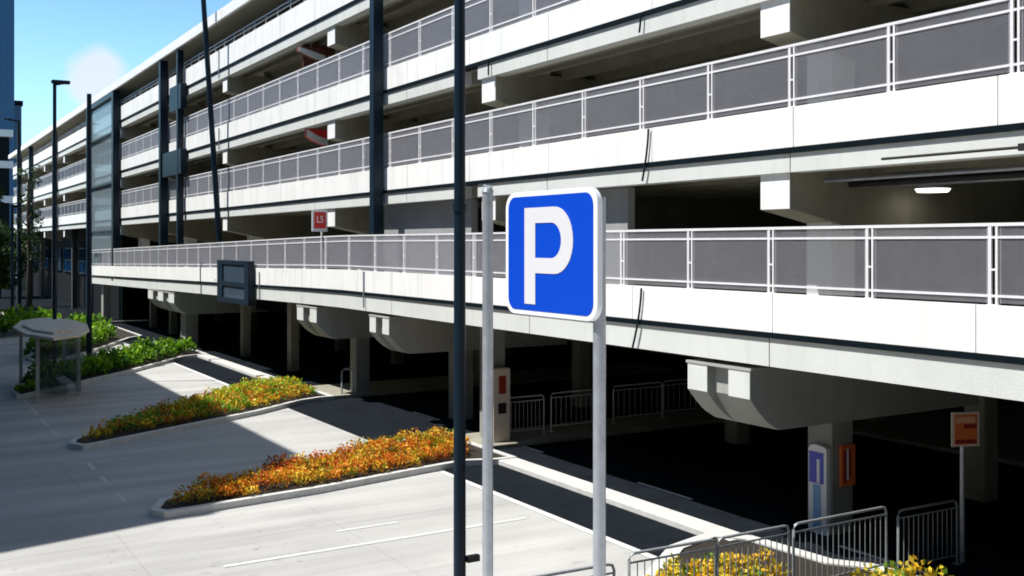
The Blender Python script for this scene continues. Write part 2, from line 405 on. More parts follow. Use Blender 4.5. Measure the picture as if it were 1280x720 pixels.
# island 2
is2 = island('island', [(4.45, 30.6), (4.7, 30.1), (5.3, 30.35), (10.6, 33.4), (12.6, 34.9), (13.4, 35.2)],
             [(13.95, 35.2), (13.95, 40.6), (13.0, 40.2), (9.3, 36.9), (5.2, 32.2), (4.55, 31.2)])
def pal2(x, y):
    if x > 8.0 and y > 31.9 + (x - 4.7) * .6: return np.concatenate([PAL_WARM, np.array([(.40, .62, .03), (.62, .68, .05)])]), W([.5, .8, .3, 1.5, 2.5, .6, .6, .2, 6, 5])
    d = (y - (30.2 + (x - 4.7) * .6)); g = max(0, min(1, d / 1.6)); far = max(0, (11 - x) / 4)
    return np.concatenate([PAL_WARM, PAL_GRN]), W([2, 2.5, 1, 3, 4, 2, 2, .6, 2 + 4 * g * far, 3 + 7 * g * far, .5, 4 + 7 * g * far])
bed2 = [(5.0, 30.7), (10.6, 33.8), (12.6, 35.3), (13.5, 36.0), (13.6, 40.0), (12.9, 39.8), (9.3, 36.5), (5.4, 31.9)]
planting('flowering_groundcover', bed2, .36, .29, .09, 66, pal2, 'lime green and orange low shrubs in the second kerbed bed', kind='stuff')
# island 3, green shrubs
is3 = island('island', [(4.2, 41.2), (4.6, 41.5), (9.2, 46.9), (12.6, 51.5), (13.4, 52)], [(13.95, 52), (13.95, 57.5), (13, 57), (8.6, 50.5), (5.2, 46), (4.2, 43)])
bed3 = [(4.6, 42.0), (9.0, 47.3), (12.6, 52.2), (13.5, 53), (13.5, 56.4), (12.9, 56.2), (8.8, 50.0), (5.5, 45.7)]
o = planting('green_shrubs', bed3, .62, .5, .2, 80, lambda x, y: (PAL_HEDGE, W([3, 3, 1.5, .6])), 'bright green leafy shrubs in the third kerbed bed', kind='stuff', hvar=.4)
is4 = island('island', [(6.3, 52), (9.3, 56.6), (12.5, 63.5), (13.4, 64.5)], [(13.4, 76), (12.2, 74), (8, 62), (6.0, 55)])
bed4 = [(6.6, 53.2), (9.2, 57.3), (11.2, 62.2), (11.8, 70), (9.5, 65), (6.4, 55)]
planting('green_shrubs', bed4, 1.15, .7, .26, 90, lambda x, y: (PAL_HEDGE, W([3, 4, 1.2, .5])), 'taller green shrubs behind the bus shelter', kind='stuff', hvar=.35)
hb = planting('hedge', [(3.2, 66), (9.5, 71), (9.8, 76), (3.0, 72)], 1.2, .75, .3, 90, lambda x, y: (PAL_HEDGE, W([3, 4, 1.5, .5])), 'clipped green hedge at the far left in front of the dark shopfront', 'hedge', kind='thing')
del hb['kind']
# island 0 by the fence
is0 = island('island', [(7.2, 9.6), (14.7, 9.6), (14.5, 11.95)], [(14.1, 12.5), (13.95, 14.3), (13.4, 14.9), (12.2, 14.6), (10.6, 13.4), (7.6, 12.9), (7.0, 12.2)], kw=.28)
def fill(name, poly, z, m):
    s_ = MB(); s_.add([(x, y, z) for x, y in poly], [tuple(range(len(poly)))]); return tag(s_.build(name, m), kind='structure')
fill('island_paving', [(12.6, 12.0), (14.15, 11.9), (13.8, 12.4), (13.7, 12.8), (13.6, 14.1), (13.3, 14.5), (12.3, 14.25), (10.9, 13.3), (12.3, 13.4)], .118, M['kerb'])
planting('yellow_groundcover', [(9.2, 11.9), (12.5, 12.0), (12.3, 13.3), (10.8, 12.95), (9.3, 12.6)], .34, .25, .10, 70, lambda x, y: (PAL_YEL, W([4, 4, 2, 1])), 'golden yellow low shrubs growing behind the near guard fence', kind='stuff')
planting('yellow_groundcover', [(13.1, 10.4), (14.1, 10.4), (14.1, 11.1), (13.1, 11.1)], .42, .30, .12, 60, lambda x, y: (PAL_YEL, W([3, 4, 2, 2])), 'loose yellow green shrubs at the foot of the right hand fence panel', kind='stuff')
# kerb line under the building edge
kb = MB()
for y0, y1 in ((14.3, 22.7), (40.6, 52)): kb.box(13.40, 13.95, y0, y1, 0, .13)
tag(kb.build('kerb', M['kerb'], bevel=.015), kind='structure')
wk = MB(); wk.box(13.953, 27, 24.4, 26.4, 0, .12); wk.box(13.953, 30, 35.4, 38.4, 0, .12); wk.box(24.5, 39, 8, 23, 0, .12)
tag(wk.build('walkway', M['inner'], bevel=.015), kind='structure')

# ================================================================== CAR PARK
Y0, Y1 = -8.0, 136.0
YE = 79.5
park = empty('car_park_building', (13, 30, 0), 'long white multi storey car park with mesh railings on every deck', 'building')
BAY = 2.08
def drop(y): return -.0155 * max(0, y - 33)      # the lowest deck ramps down beyond here
def levelstrip(b, x0, x1, z0, z1, ya, yb, ramp, gap=()):
    """a long bar along y; follows the ramp in segments"""
    ys = [ya]
    if ramp:
        y = ya
        while y < yb - 4: 
            y += 4; ys.append(y)
    ys.append(yb)
    for a, c in zip(ys[:-1], ys[1:]):
        da, dc = (drop(a), drop(c)) if ramp else (0, 0)
        b.add([(x0, a, z0 + da), (x1, a, z0 + da), (x1, c, z0 + dc), (x0, c, z0 + dc), (x0, a, z1 + da), (x1, a, z1 + da), (x1, c, z1 + dc), (x0, c, z1 + dc)],
              [(0, 3, 2, 1), (4, 5, 6, 7), (3, 0, 4, 7), (1, 2, 6, 5)] + ([(0, 1, 5, 4)] if a == ya else []) + ([(2, 3, 7, 6)] if c == yb else []))

LV = [  # X face, panel top, panel bottom, beam bottom, rail height, y end
    dict(X=13.0, t=4.76, b=4.09, bb=3.50, yb=YE, ramp=True),
    dict(X=13.5, t=7.98, b=7.28, bb=6.85, yb=Y1, ramp=False),
    dict(X=13.5, t=11.09, b=10.41, bb=9.95, yb=Y1, ramp=False),
    dict(X=13.5, t=14.62, b=13.72, bb=13.25, yb=Y1, ramp=False)]
joint0 = 12.84
for li, lv in enumerate(LV):
    X, t, b_, bb, yb, rp = lv['X'], lv['t'], lv['b'], lv['bb'], lv['yb'], lv['ramp']
    # parapet: precast panels with open joints in front of a backing strip
    p = MB(); y = joint0 - 3.85 * 6
    while y < yb:
        a, c = max(y, Y0) + .009, min(y + 3.85, yb) - .009
        if c > a:
            da, dc = (drop(a), drop(c)) if rp else (0, 0)
            p.add([(X, a, b_ + da), (X + .12, a, b_ + da), (X + .12, c, b_ + dc), (X, c, b_ + dc), (X, a, t + da), (X + .12, a, t + da), (X + .12, c, t + dc), (X, c, t + dc)],
                  [(0, 3, 2, 1), (4, 5, 6, 7), (0, 1, 5, 4), (1, 2, 6, 5), (2, 3, 7, 6), (3, 0, 4, 7)])
        y += 3.85
    pa = p.build('parapet', M['white'], park)
    bk = MB(); levelstrip(bk, X + .122, X + .25, b_ + .01, t - .02, Y0, yb, rp); bk.build('parapet_backing', M['beam'], pa)
    # recessed dark drip channel between panel and beam
    sh = MB(); levelstrip(sh, X - .02, X + .24, b_ - .10, b_ - .004, Y0, yb, rp); sh.build('drip_channel', M['strip'], park)
    # edge beam, in lengths with joints; a wider opening at the movement joint
    e = MB(); cuts = [Y0]; y = joint0 + .1 - 7.7 * 2
    while y < yb: 
        if y > Y0: cuts.append(y)
        y += 7.7
    cuts.append(yb)
    for a, c in zip(cuts[:-1], cuts[1:]):
        segs = [(a + .012, c - .012)]
        if li in (1, 2) and a < 24.4 < c: segs = [(a + .012, 24.0), (24.95, c - .012)]
        for s0, s1 in segs: levelstrip(e, X + .03, X + .38, bb, b_ - .103, s0, s1, rp)
    e.build('edge_beam', M['beam'], park)
    # deck slab with ribs under it
    d = MB(); zt = b_ + .12
    xb = 34 if li else 32
    levelstrip(d, X + .26, xb, zt - .22, zt, Y0, yb, rp)
    if li:
        for k in range(9): d.box(X + 1.05 + k * 1.15, X + 1.22 + k * 1.15, Y0, yb, bb + .06, zt - .21)
        d.box(X + .385, X + .60, Y0, yb, bb + .02, zt - .22)
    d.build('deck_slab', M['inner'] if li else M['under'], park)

# cross beams and upper columns at each frame line
FR = [2.6, 13.02, 23.2, 34.3, 47.5, 59.5, 71.5, 84, 96.5, 109, 121.5]
for li in (1, 2, 3):
    bb = LV[li]['bb']
    for fy in FR:
        c = MB(); X = 13.62
        c.extr([(X, bb - .64), (X, bb + .15), (31, bb + .15), (31, bb - 1.15), (16.2, bb - 1.15)][::-1], 'y', fy, fy + .72)
        co_ = c.build('cross_beam', M['inner'], park, bevel=.02)
        c = MB(); c.box(X - .012, X - .002, fy + .01, fy + .71, bb - .63, bb - .003); c.build('pale_end_face', M['white'], co_)
for fy in FR:
    c = MB(); z0 = 4.15 if fy < 75 else 7.0
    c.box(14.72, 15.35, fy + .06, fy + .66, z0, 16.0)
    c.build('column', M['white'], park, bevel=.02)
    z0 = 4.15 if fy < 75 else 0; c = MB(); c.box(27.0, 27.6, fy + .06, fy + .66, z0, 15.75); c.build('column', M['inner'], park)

# roof
rf = MB(); rf.box(13.13, 34, Y0, Y1, 15.76, 16.04); ro = rf.build('roof', M['roofm'], park)
rf = MB(); rf.box(13.0, 13.127, Y0, Y1, 15.64, 16.10); rf.build('roof_fascia', M['white'], ro)
rf = MB()
for k in range(24): rf.box(15.2, 33.5, -6 + 6 * k, -5.7 + 6 * k, 15.4, 15.758)
rf.build('roof_rib', M['roofm'], ro)
# back wall and end wall
bw = MB(); bw.box(34.003, 34.3, Y0, Y1, 0, 16.03); bw.box(14, 34, Y1 + .003, Y1 + .3, 0, 16.03); bw.build('back_wall', M['inner'], park)
# grey infill wall beside the ramp on the lowest deck
iw = MB(); iw.box(14.0, 14.2, 18.15, 22.6, 4.2, 6.84); iw.box(14.0, 14.2, 25.2, 31.0, 4.2, 6.84); iw.build('infill_wall', M['wall'], park)
iw = MB(); iw.box(13.95, 14.15, 24.9, 30.2, 7.3, 9.94); 
# level-three reddish screens seen behind two bays
for z in (13.25 - 1.15,):
    s_ = MB(); s_.box(13.9, 15.2, 38.3, 38.36, 12.3, 13.6); s_.build('rusty_screen', M['brown'], park)

# crossheads under the lowest deck
def crosshead(ya, yb, grooves, dz=0):
    def prof(ins):
        x = 13.06 + ins
        pts = [(x, 3.36), (x, 2.86), (13.12 + ins, 2.78), (13.28 + ins * .8, 2.60), (13.48 + ins * .5, 2.42), (13.74, 2.27), (19.5, 2.27), (19.5, 3.36)]
        return [(a, c + dz) for a, c in pts]
    c = MB(); n = 2 * grooves + 1; w_ = (yb - ya) / n
    for k in range(n): c.extr(prof(.16 if k % 2 else 0), 'y', ya + k * w_, ya + (k + 1) * w_)
    o = c.build('crosshead', M['nose'], park, bevel=0)
    for k in range(0, n, 2):
        c = MB(); c.box(13.045, 13.057, ya + .006 + k * w_, ya - .006 + (k + 1) * w_, 2.87 + dz, 3.355 + dz); c.build('pale_end_face', M['beam'], o)  # paler ends carry the sunlight on these faces in their colour
    c = MB(); c.box(13.03, 19.5, ya - .03, yb + .03, 3.363 + dz, 3.41 + dz); c.build('bearing_plate', M['nose'], o)
    c = MB()
    for k in range(n):
        c.box(13.6, 19, ya + .02 + k * w_, ya + w_ - .02 + k * w_, 3.413 + dz, 4.1 + dz)
    c.build('bearing_block', M['under'], o)
crosshead(-1.6, 0.05, 1); crosshead(13.42, 15.07, 1); crosshead(28.55, 30.0, 1); crosshead(34.6, 36.6, 1, -.03); crosshead(55.2, 61.3, 2, -.35)
def gcol(x0, x1, y0, y1, h, m='col'):
    c = MB(); c.box(x0, x1, y0, y1, 0, h); return c.build('column', M[m], park, bevel=.03)
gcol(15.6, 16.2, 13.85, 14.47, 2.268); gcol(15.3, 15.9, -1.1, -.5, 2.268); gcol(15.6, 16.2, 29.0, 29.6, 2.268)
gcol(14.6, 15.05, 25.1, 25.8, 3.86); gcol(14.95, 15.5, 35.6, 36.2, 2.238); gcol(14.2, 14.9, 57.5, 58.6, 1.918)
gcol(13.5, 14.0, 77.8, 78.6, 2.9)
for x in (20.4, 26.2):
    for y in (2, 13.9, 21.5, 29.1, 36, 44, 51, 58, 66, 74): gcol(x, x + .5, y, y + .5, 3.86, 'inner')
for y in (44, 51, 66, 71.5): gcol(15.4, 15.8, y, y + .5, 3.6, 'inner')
# dark service duct hung below the deck
c = MB(); c.box(17.4, 18.2, 43, 56, 2.1, 2.95); c.build('duct', M['darkwall'], park)
for k, (x, z, r) in enumerate(((14.35, 6.72, .035), (15.0, 6.68, .06), (16.2, 6.7, .045))):
    c = MB(); c.tube([(x, -6, z), (x, 12.9, z)], r, 8); c.build('service_pipe', M['galv'] if k != 1 else M['black'], park)
c = MB(); c.tube([(13.40, 8.6, 6.93), (13.40, 10.9, 6.93)], .022, 8); c.box(13.36, 13.44, 8.5, 8.6, 6.88, 6.98); c.build('conduit_and_shadow_line', M['black'], park)
c = MB(); c.box(13.95, 14.6, 7.3, 8.5, 6.50, 6.70); c.build('cable_tray', M['cream'], park)

# dark tubes stand in for lamp shadows on the face, then downpipes at joints
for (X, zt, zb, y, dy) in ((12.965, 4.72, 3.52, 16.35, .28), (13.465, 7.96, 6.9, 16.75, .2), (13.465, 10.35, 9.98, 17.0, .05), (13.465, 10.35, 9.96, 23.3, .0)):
    n = 7; c = MB(); c.tube([(X - .012, y + dy * (i / n) ** 1.6, zt + (zb - zt) * i / n) for i in range(n + 1)], .022, 6); c.build('conduit_and_shadow_line', M['steel'], park)
for (X, zt, zb, y) in ((12.985, 4.74, 3.6, 30.3), (13.485, 7.9, 6.9, 48.4), (13.485, 11.0, 9.97, 48.4), (13.485, 14.6, 13.3, 48.4), (12.985, 4.6, 3.5, 40.8)):
    c = MB(); d_ = drop(y) if X < 13.2 else 0; c.tube([(X - .01, y, zt + d_), (X - .01, y, zb + d_)], .028, 6); c.build('downpipe', M['galv'], park)

# ---- railings
def rail_geo(b, y0, y1, X, t, H_, rp):
    levelstrip(b, X + .03, X + .085, t + H_ - .045, t + H_, y0, y1, rp)
    levelstrip(b, X + .035, X + .07, t + H_ - .215, t + H_ - .18, y0, y1, rp)
    levelstrip(b, X + .035, X + .07, t + .11, t + .145, y0, y1, rp)
post_me = None; wire_me = {}
def post_mesh(H_):
    b = MB(); b.box(-.0, .032, -.115, -.08, 0, H_ - .046); b.box(-.0, .032, -.02, .028, 0, H_ - .046)
    b.box(-.012, .06, -.13, .045, -.0, .012); b.box(.0, .02, -.08, -.02, H_ * .42, H_ * .42 + .03)
    return b
def wire_mesh(H_, n, shear=0):
    b = MB(); z0, z1 = .03, H_ - .05; r = .0033
    for k in range(n):
        y = .06 + (BAY - .22) * k / (n - 1); dz = shear * y
        vs = []; m_ = 5
        for z in (z0, z1):
            for j in range(m_): a = 2 * math.pi * j / m_; vs.append((.052 + r * math.cos(a), y + r * math.sin(a), z + dz))
        b.add(vs, [(j, (j + 1) % m_, (j + 1) % m_ + m_, j + m_) for j in range(m_)], True)
    b.box(.045, .058, .045, .055, z0, z1); b.box(.045, .058, BAY - .15, BAY - .14, z0, z1)
    return b
SEP = 33
for li, lv in enumerate(LV[:3]):
    X, t, yb, rp = lv['X'], lv['t'], lv['yb'], lv['ramp']; H_ = 1.13 if li == 0 else 1.09
    b = MB(); rail_geo(b, Y0, yb, X, t, H_, rp); ra = b.build('railing', M['rail'], park)
    k0 = math.ceil((Y0 - 8.80) / BAY); k1 = int((yb - 8.80) / BAY); first = 0
    while 8.80 + first * BAY < 6: first += 1
    first = -1
    pm = wm = None; farp = MB(); farw = MB(); px = parent_world(ra)
    for k in range(k0, k1):
        y = 8.80 + k * BAY; z = t + (drop(y) if rp else 0); shear = 0
        if rp and y > 33: shear = -.0155
        if first <= k < first + SEP:
            if pm is None:
                po = post_mesh(H_).build('railing_post', M['rail'], ra, world=False); pm = po.data
            else:
                po = bpy.data.objects.new('railing_post', pm); COL.objects.link(po); po.parent = ra
            po.location = (X + .034 - px[0] - .0, y - px[1], z - px[2])
            key = (li, shear)
            if key not in wire_me:
                wo = wire_mesh(H_, 112, shear).build('mesh_screen', M['wire'], ra, world=False); wire_me[key] = wo.data
            else:
                wo = bpy.data.objects.new('mesh_screen', wire_me[key]); COL.objects.link(wo); wo.parent = ra
            wo.location = (X - px[0] + .003, y - px[1], z - px[2])
        else:
            pp = post_mesh(H_); farp.add([(a + X + .034, c + y, d_ + z) for a, c, d_ in pp.v], pp.f)
            ww = wire_mesh(H_, 60, shear); farw.add([(a + X + .003, c + y, d_ + z) for a, c, d_ in ww.v], ww.f)
    tag(farp.build('railing_posts', M['rail'], ra), kind='stuff'); tag(farw.build('mesh_screens', M['wire'], ra), kind='stuff')
# low rails on top deck
b = MB()
levelstrip(b, 13.53, 13.57, 14.98, 15.02, Y0, Y1, False); levelstrip(b, 13.53, 13.56, 14.82, 14.85, Y0, Y1, False)
for k in range(95): b.box(13.535, 13.565, Y0 + .2 + k * 1.5, Y0 + .23 + k * 1.5, 14.622, 14.98)
b.build('railing', M['rail'], park)

# dark steel uprights standing on the lowest deck (part of the building frame)
for (y, z1, s_) in ((30.0, 15.62, .17), (58.6, 15.62, .21), (54.9, 15.62, .16), (100, 15.62, .2), (117, 15.62, .2), (127, 15.62, .2)):
    c = MB(); z0 = 4.0 + drop(y) if y < YE else 0
    c.box(13.28 - s_, 13.28 + s_ - .01, y - s_, y + s_, z0, z1); c.build('steel_upright', M['steel'], park, bevel=.015)
for ya_b, yb_b, za_b, zb_b in ((54.2, 56.6, 12.55, 13.85), (54.2, 58.3, 9.2, 10.5)):
    c = MB(); c.box(13.14, 13.46, ya_b, yb_b, za_b, zb_b); c.build('service_box', M['steel'], park, bevel=.02)
# glazed shaft
sf = MB()
for y in (71.6, 81.4): sf.box(13.02, 13.44, y, y + .55, 3.2 if y < 80 else 0, 15.63)
sf.box(13.02, 13.44, 72.153, 81.397, 15.3, 15.63)
for z in (6.4, 9.6, 12.9): sf.box(13.06, 13.4, 72.153, 81.397, z, z + .12)
so_ = sf.build('lift_shaft', M['steel'], park)
sf = MB(); sf.box(13.2, 13.225, 72.16, 81.39, 3.4, 15.29); sf.build('glass_pane', M['glass'], so_)
# glazed lower storeys beyond the ramp: dark base, blue windows, white piers
c = MB(); c.box(15.2, 15.4, 80, Y1, 0, 6.8); c.build('shopfront_wall', M['darkwall'], park)
y = 82.5; k = 0
while y < 134:
    L_ = 7.2; z0, z1 = 3.0, 5.25
    f = MB(); f.box(15.06, 15.196, y, y + L_, z0, z0 + .1); f.box(15.06, 15.196, y, y + L_, z1 - .1, z1); f.box(15.06, 15.196, y, y + L_, 4.05, 4.12)
    for q in range(4): f.box(15.06, 15.196, y + q * (L_ - .1) / 3, y + .1 + q * (L_ - .1) / 3, z0 + .103, 4.047); f.box(15.06, 15.196, y + q * (L_ - .1) / 3, y + .1 + q * (L_ - .1) / 3, 4.123, z1 - .103)
    wo = f.build('window', M['steel'], park)
    g = MB(); g.box(15.12, 15.15, y + .1, y + L_ - .1, z0 + .1, z1 - .1); g.build('glass_pane', M['blueglass'] if k % 3 else M['paleblue'], wo)
    y += 8.9; k += 1
for y in (96.4, 117): 
    c = MB(); c.box(14.2, 14.6, y, y + .4, 0, 6.84); c.build('pier', M['deck'], park)
# framed glass box on the face
bx = MB(); ya, yb2, za, zb = 41.4, 45.9, 3.10, 4.90; xa, xb = 12.70, 12.955
bx.box(xa, xb, ya, ya + .5, za, zb); bx.box(xa, xb, yb2 - .8, yb2, za, zb); bx.box(xa, xb, ya + .503, yb2 - .803, za, za + .22)
bx.box(xa, xb, ya + .503, yb2 - .803, zb - .16, zb); bx.box(xa, xb, ya + .503, yb2 - .803, 3.82, 4.0)
fr = bx.build('display_case', M['steel']); tag(fr, 'black framed glazed case fixed to the lowest white parapet', 'display case')
g = MB(); g.box(xa + .06, xb - .01, ya + .5, yb2 - .8, za + .2, zb - .15); g.build('glass_pane', M['paleblue'], fr)

# ceiling lamp on the second deck
lp = empty('ceiling_lamp', (16.65, 12.4, 6.56), 'lit round ceiling lamp under the second deck at the right', 'lamp')
c = MB(); c.tube([(16.65, 12.4, 6.62), (16.65, 12.4, 6.70)], .34, 28); c.tube([(16.65, 12.4, 6.70), (16.65, 12.4, 7.19)], .03, 8); c.build('housing', M['galv'], lp)
c = MB(); c.tube([(16.65, 12.4, 6.56), (16.65, 12.4, 6.617)], .27, 28, r2=.31); c.build('diffuser', M['lamp'], lp)

# hanging red and white signs on the upper decks
def hang_sign(Y, z0, z1, X0, X1, label, body='red'):
    e_ = empty('hanging_sign', ((X0 + X1) / 2, Y, z0), label, 'sign', 'red and white signs hung under the decks')
    n = 9; pts = [(X0, z1), (X0, z0 + .30)] + [(X0 + (X1 - X0) * (i / n), z0 + .3 - .3 * math.sin(math.pi / 2 * i / n)) for i in range(1, n + 1)] + [(X1, z1)]
    c = MB(); c.extr(pts, 'y', Y, Y + .25); c.build('sign_body', M[body], e_)
    pts2 = [(X0, z1 - .02), (X0 - .0, z0 + .30)] + [(X0 + (X1 - X0) * (i / n), z0 + .3 - .3 * math.sin(math.pi / 2 * i / n)) for i in range(1, n + 1)] + [(X1, z0 + .22), ((X0 + X1) / 2, z0 + .34)]
    c = MB(); c.extr(pts2, 'y', Y - .02, Y - .002); c.build('white_band', M['signwhite'], e_)
    c = MB(); c.tube([((X0 + X1) / 2, Y + .12, z1), ((X0 + X1) / 2, Y + .12, z1 + .3)], .02, 6); c.build('hanger', M['galv'], e_)
hang_sign(37.4, 9.35, 9.94, 13.72, 14.55, 'red sign with white lower band hung under the third deck')
hang_sign(37.8, 12.60, 13.08, 13.56, 14.6, 'pale and rusty red sign hung under the fourth deck', 'brown')

# red sign on the lowest deck
def text_mesh(txt, size, m, name, parent, loc, rot, thick=.004, bold=0.0, sx=1.):
    cu = bpy.data.curves.new(name, 'FONT'); cu.body = txt; cu.size = size; cu.extrude = thick; cu.align_x = 'CENTER'; cu.align_y = 'CENTER'; cu.offset = bold
    to = bpy.data.objects.new(name, cu); COL.objects.link(to)
    dg = bpy.context.evaluated_depsgraph_get(); me = bpy.data.meshes.new_from_object(to.evaluated_get(dg)); bpy.data.objects.remove(to)
    me.materials.clear(); me.materials.append(m); o = bpy.data.objects.new(name, me); COL.objects.link(o); o.location = loc; o.rotation_euler = rot; o.scale = (sx, 1, 1)
    if parent: o.parent = parent; o.location = tuple(np.array(loc) - np.array(parent_world(parent)))
    return o
rs = empty('level_sign', (12.95, 34.05, 4.76), 'small red sign with white characters in a white frame above the lowest railing', 'sign')
c = MB(); c.box(12.68, 13.24, 34.05, 34.11, 6.03, 6.76); c.build('frame', M['signwhite'], rs, bevel=.01)
c = MB(); c.box(12.75, 13.17, 34.038, 34.047, 6.14, 6.70); c.build('red_face', M['red'], rs)
text_mesh('L5', .33, M['signwhite'], 'lettering', rs, (12.96, 34.033, 6.44), (R(90), 0, 0), bold=.006, sx=.8)
c = MB(); c.tube([(13.06, 34.14, 4.74), (13.06, 34.14, 6.5)], .04, 8); c.build('post', M['rail'], rs)

# ================================================================== SIGNS
def rrect(w_, h_, r, n=8):
    pts = []
    for cx, cy, a0 in ((w_ / 2 - r, h_ / 2 - r, 0), (-w_ / 2 + r, h_ / 2 - r, 90), (-w_ / 2 + r, -h_ / 2 + r, 180), (w_ / 2 - r, -h_ / 2 + r, 270)):
        for k in range(n + 1): a = R(a0 + 90 * k / n); pts.append((cx + r * math.cos(a), cy + r * math.sin(a)))
    return pts
PX = 3.85; yc, zc = 5.860, 5.535
ps = empty('parking_sign', (3.93, 5.40, 2.86), 'large blue parking sign with white letter P and rounded white border', 'sign')
def plate(w_, h_, r, x0, x1, name, m, par, bev=0):
    c = MB(); pts = [(yc - p[0], zc + p[1]) for p in rrect(w_, h_, r)]; c.extr(pts, 'x', x0, x1); return c.build(name, m, par, bevel=bev)
plate(1.12, .855, .115, PX, PX + .042, 'border_panel', M['signwhite'], ps, .004)
plate(1.035, .79, .085, PX - .003, PX - .0005, 'blue_face', M['blue'], ps)
# letter P in the sign plane
def P_letter():
    y_l, y_r, z_t, z_b = 6.154, 5.560, 5.850, 5.185; st = .138; zi_t, zi_b, zb2 = 5.744, 5.505, 5.400; yi = 5.698
    out = []; ro_ = (z_t - zb2) / 2; zc_ = (z_t + zb2) / 2; yo = y_r + ro_ * .98
    for k in range(17): a = R(90 - 180 * k / 16); out.append((yo - ro_ * .98 * math.cos(a), zc_ + ro_ * math.sin(a)))
    inn = []; ri = (zi_t - zi_b) / 2; zi = (zi_t + zi_b) / 2; yoi = yi + ri * 1.0
    for k in range(17): a = R(90 - 180 * k / 16); inn.append((yoi - ri * 1.0 * math.cos(a), zi + ri * math.sin(a)))
    b = MB(); x0, x1 = PX - .007, PX - .0032
    b.box(x0, x1, y_l - st, y_l, z_b, z_t)
    ys = y_l - st - .0002
    o2 = [(ys, z_t)] + out + [(ys, zb2)]; i2 = [(ys, zi_t)] + inn + [(ys, zi_b)]; n = len(o2)
    vs = [(x0, *p) for p in o2] + [(x0, *p) for p in i2] + [(x1, *p) for p in o2] + [(x1, *p) for p in i2]
    fs = []
    for i in range(n - 1): fs += [(i, i + 1, n + i + 1, n + i), (i, i + 1, 2 * n + i + 1, 2 * n + i), (n + i, n + i + 1, 3 * n + i + 1, 3 * n + i)]
    b.add(vs, fs); return b.build('letter', M['letter'], ps)
P_letter()
c = MB(); c.tube([(3.935, 5.395, 2.86), (3.935, 5.395, 5.90)], .041, 20); po = c.build('post', M['galv'], ps)
c = MB(); c.tube([(3.935, 5.395, 2.86), (3.935, 5.395, 2.90)], .11, 20); c.build('base_plate', M['galv'], po)
c = MB()
for z in (5.28, 5.78): c.box(3.8925, 3.94, 5.38, 5.47, z, z + .05); c.box(3.8925, 3.91, 5.471, 6.3, z + .005, z + .04)
c.build('bracket', M['galv'], ps)
gp = empty('steel_post', (3.92, 6.80, 2.86), 'plain galvanised steel post with capped top left of the parking sign', 'post')
c = MB(); c.tube([(3.92, 6.80, 2.86), (3.92, 6.80, 5.99)], .041, 20); c.build('tube', M['galv'], gp)
c = MB(); c.tube([(3.92, 6.80, 5.99), (3.92, 6.80, 6.02)], .047, 20, r2=.036); c.tube([(3.92, 6.74, 6.025), (3.92, 6.86, 6.045)], .008, 6); c.build('cap', M['galv'], gp)
c = MB(); c.tube([(3.92, 6.80, 2.86), (3.92, 6.80, 2.90)], .11, 20); c.build('base_plate', M['galv'], gp)

# orange sign on pole at right, facing the camera side
osx, osy = 16.25, 11.5
og = empty('orange_sign', (osx, osy, 0), 'small orange notice sign on a thin grey pole at the right', 'sign')
c = MB(); c.tube([(0, 0, 0), (0, 0, 2.5)], .045, 12); c.build('pole', M['galv'], og, world=False)
def op(x0, x1, y0, y1, z0, z1, n, m):
    c = MB(); c.box(x0, x1, y0, y1, z0, z1); return c.build(n, M[m], og, world=False)
op(-.26, .26, -.10, -.07, 2.06, 2.66, 'frame', 'cream'); op(-.215, .215, -.109, -.1015, 2.10, 2.62, 'orange_face', 'orange')
op(-.19, .17, -.116, -.110, 2.47, 2.58, 'pale_band', 'paleorange'); op(-.04, .2, -.116, -.110, 2.38, 2.46, 'dark_band', 'darkred'); op(-.2, .2, -.116, -.110, 2.115, 2.185, 'dark_band', 'darkred')
og.rotation_euler.z = R(-22)

# signs wrapped on the near column
def zband(parent, x0, x1, y0, y1, z0, z1, n, m, bev=0):
    c = MB(); c.box(x0, x1, y0, y1, z0, z1); return c.build(n, M[m], parent, bevel=bev)
pt = empty('ticket_totem', (15.42, 14.15, 0), 'white information totem with violet blue panel beside the near column', 'sign')
c = MB(); c.extr([(13.88, 0), (14.34, 0), (14.34, 1.62), (14.28, 1.70), (14.15, 1.73), (13.95, 1.70), (13.88, 1.66)], 'x', 15.48, 15.597); c.build('body', M['signwhite'], pt, bevel=.012)
zband(pt, 15.465, 15.477, 13.95, 14.30, .98, 1.58, 'blue_panel', 'violet'); zband(pt, 15.458, 15.464, 14.03, 14.10, 1.0, 1.45, 'pale_mark', 'signwhite')
zband(pt, 15.465, 15.477, 14.02, 14.2, .1, .95, 'blue_stripe', 'skyblue')
rn = empty('red_notice', (15.95, 13.84, 0.9), 'orange red notice with dark vertical bars on the near column', 'sign')
zband(rn, 15.80, 16.185, 13.79, 13.847, .93, 1.72, 'board', 'orange'); zband(rn, 15.86, 15.93, 13.784, 13.789, 1.0, 1.62, 'dark_bar', 'darkred')
zband(rn, 16.0, 16.06, 13.784, 13.789, 1.1, 1.62, 'dark_bar', 'darkred'); zband(rn, 15.935, 15.995, 13.784, 13.789, 1.05, 1.64, 'pale_bar', 'signwhite')
pm_ = empty('pay_machine', (14.8, 24.85, 0.12), 'pale ticket cabinet with dark red label standing at the column base', 'ticket machine')
zband(pm_, 14.45, 15.0, 24.75, 25.08, .12, 2.15, 'cabinet', 'cream', .02); zband(pm_, 14.62, 14.85, 24.742, 24.748, 1.45, 1.95, 'label_plate', 'darkred')
zband(pm_, 14.6, 14.86, 24.742, 24.748, .9, 1.2, 'slot_plate', 'black')

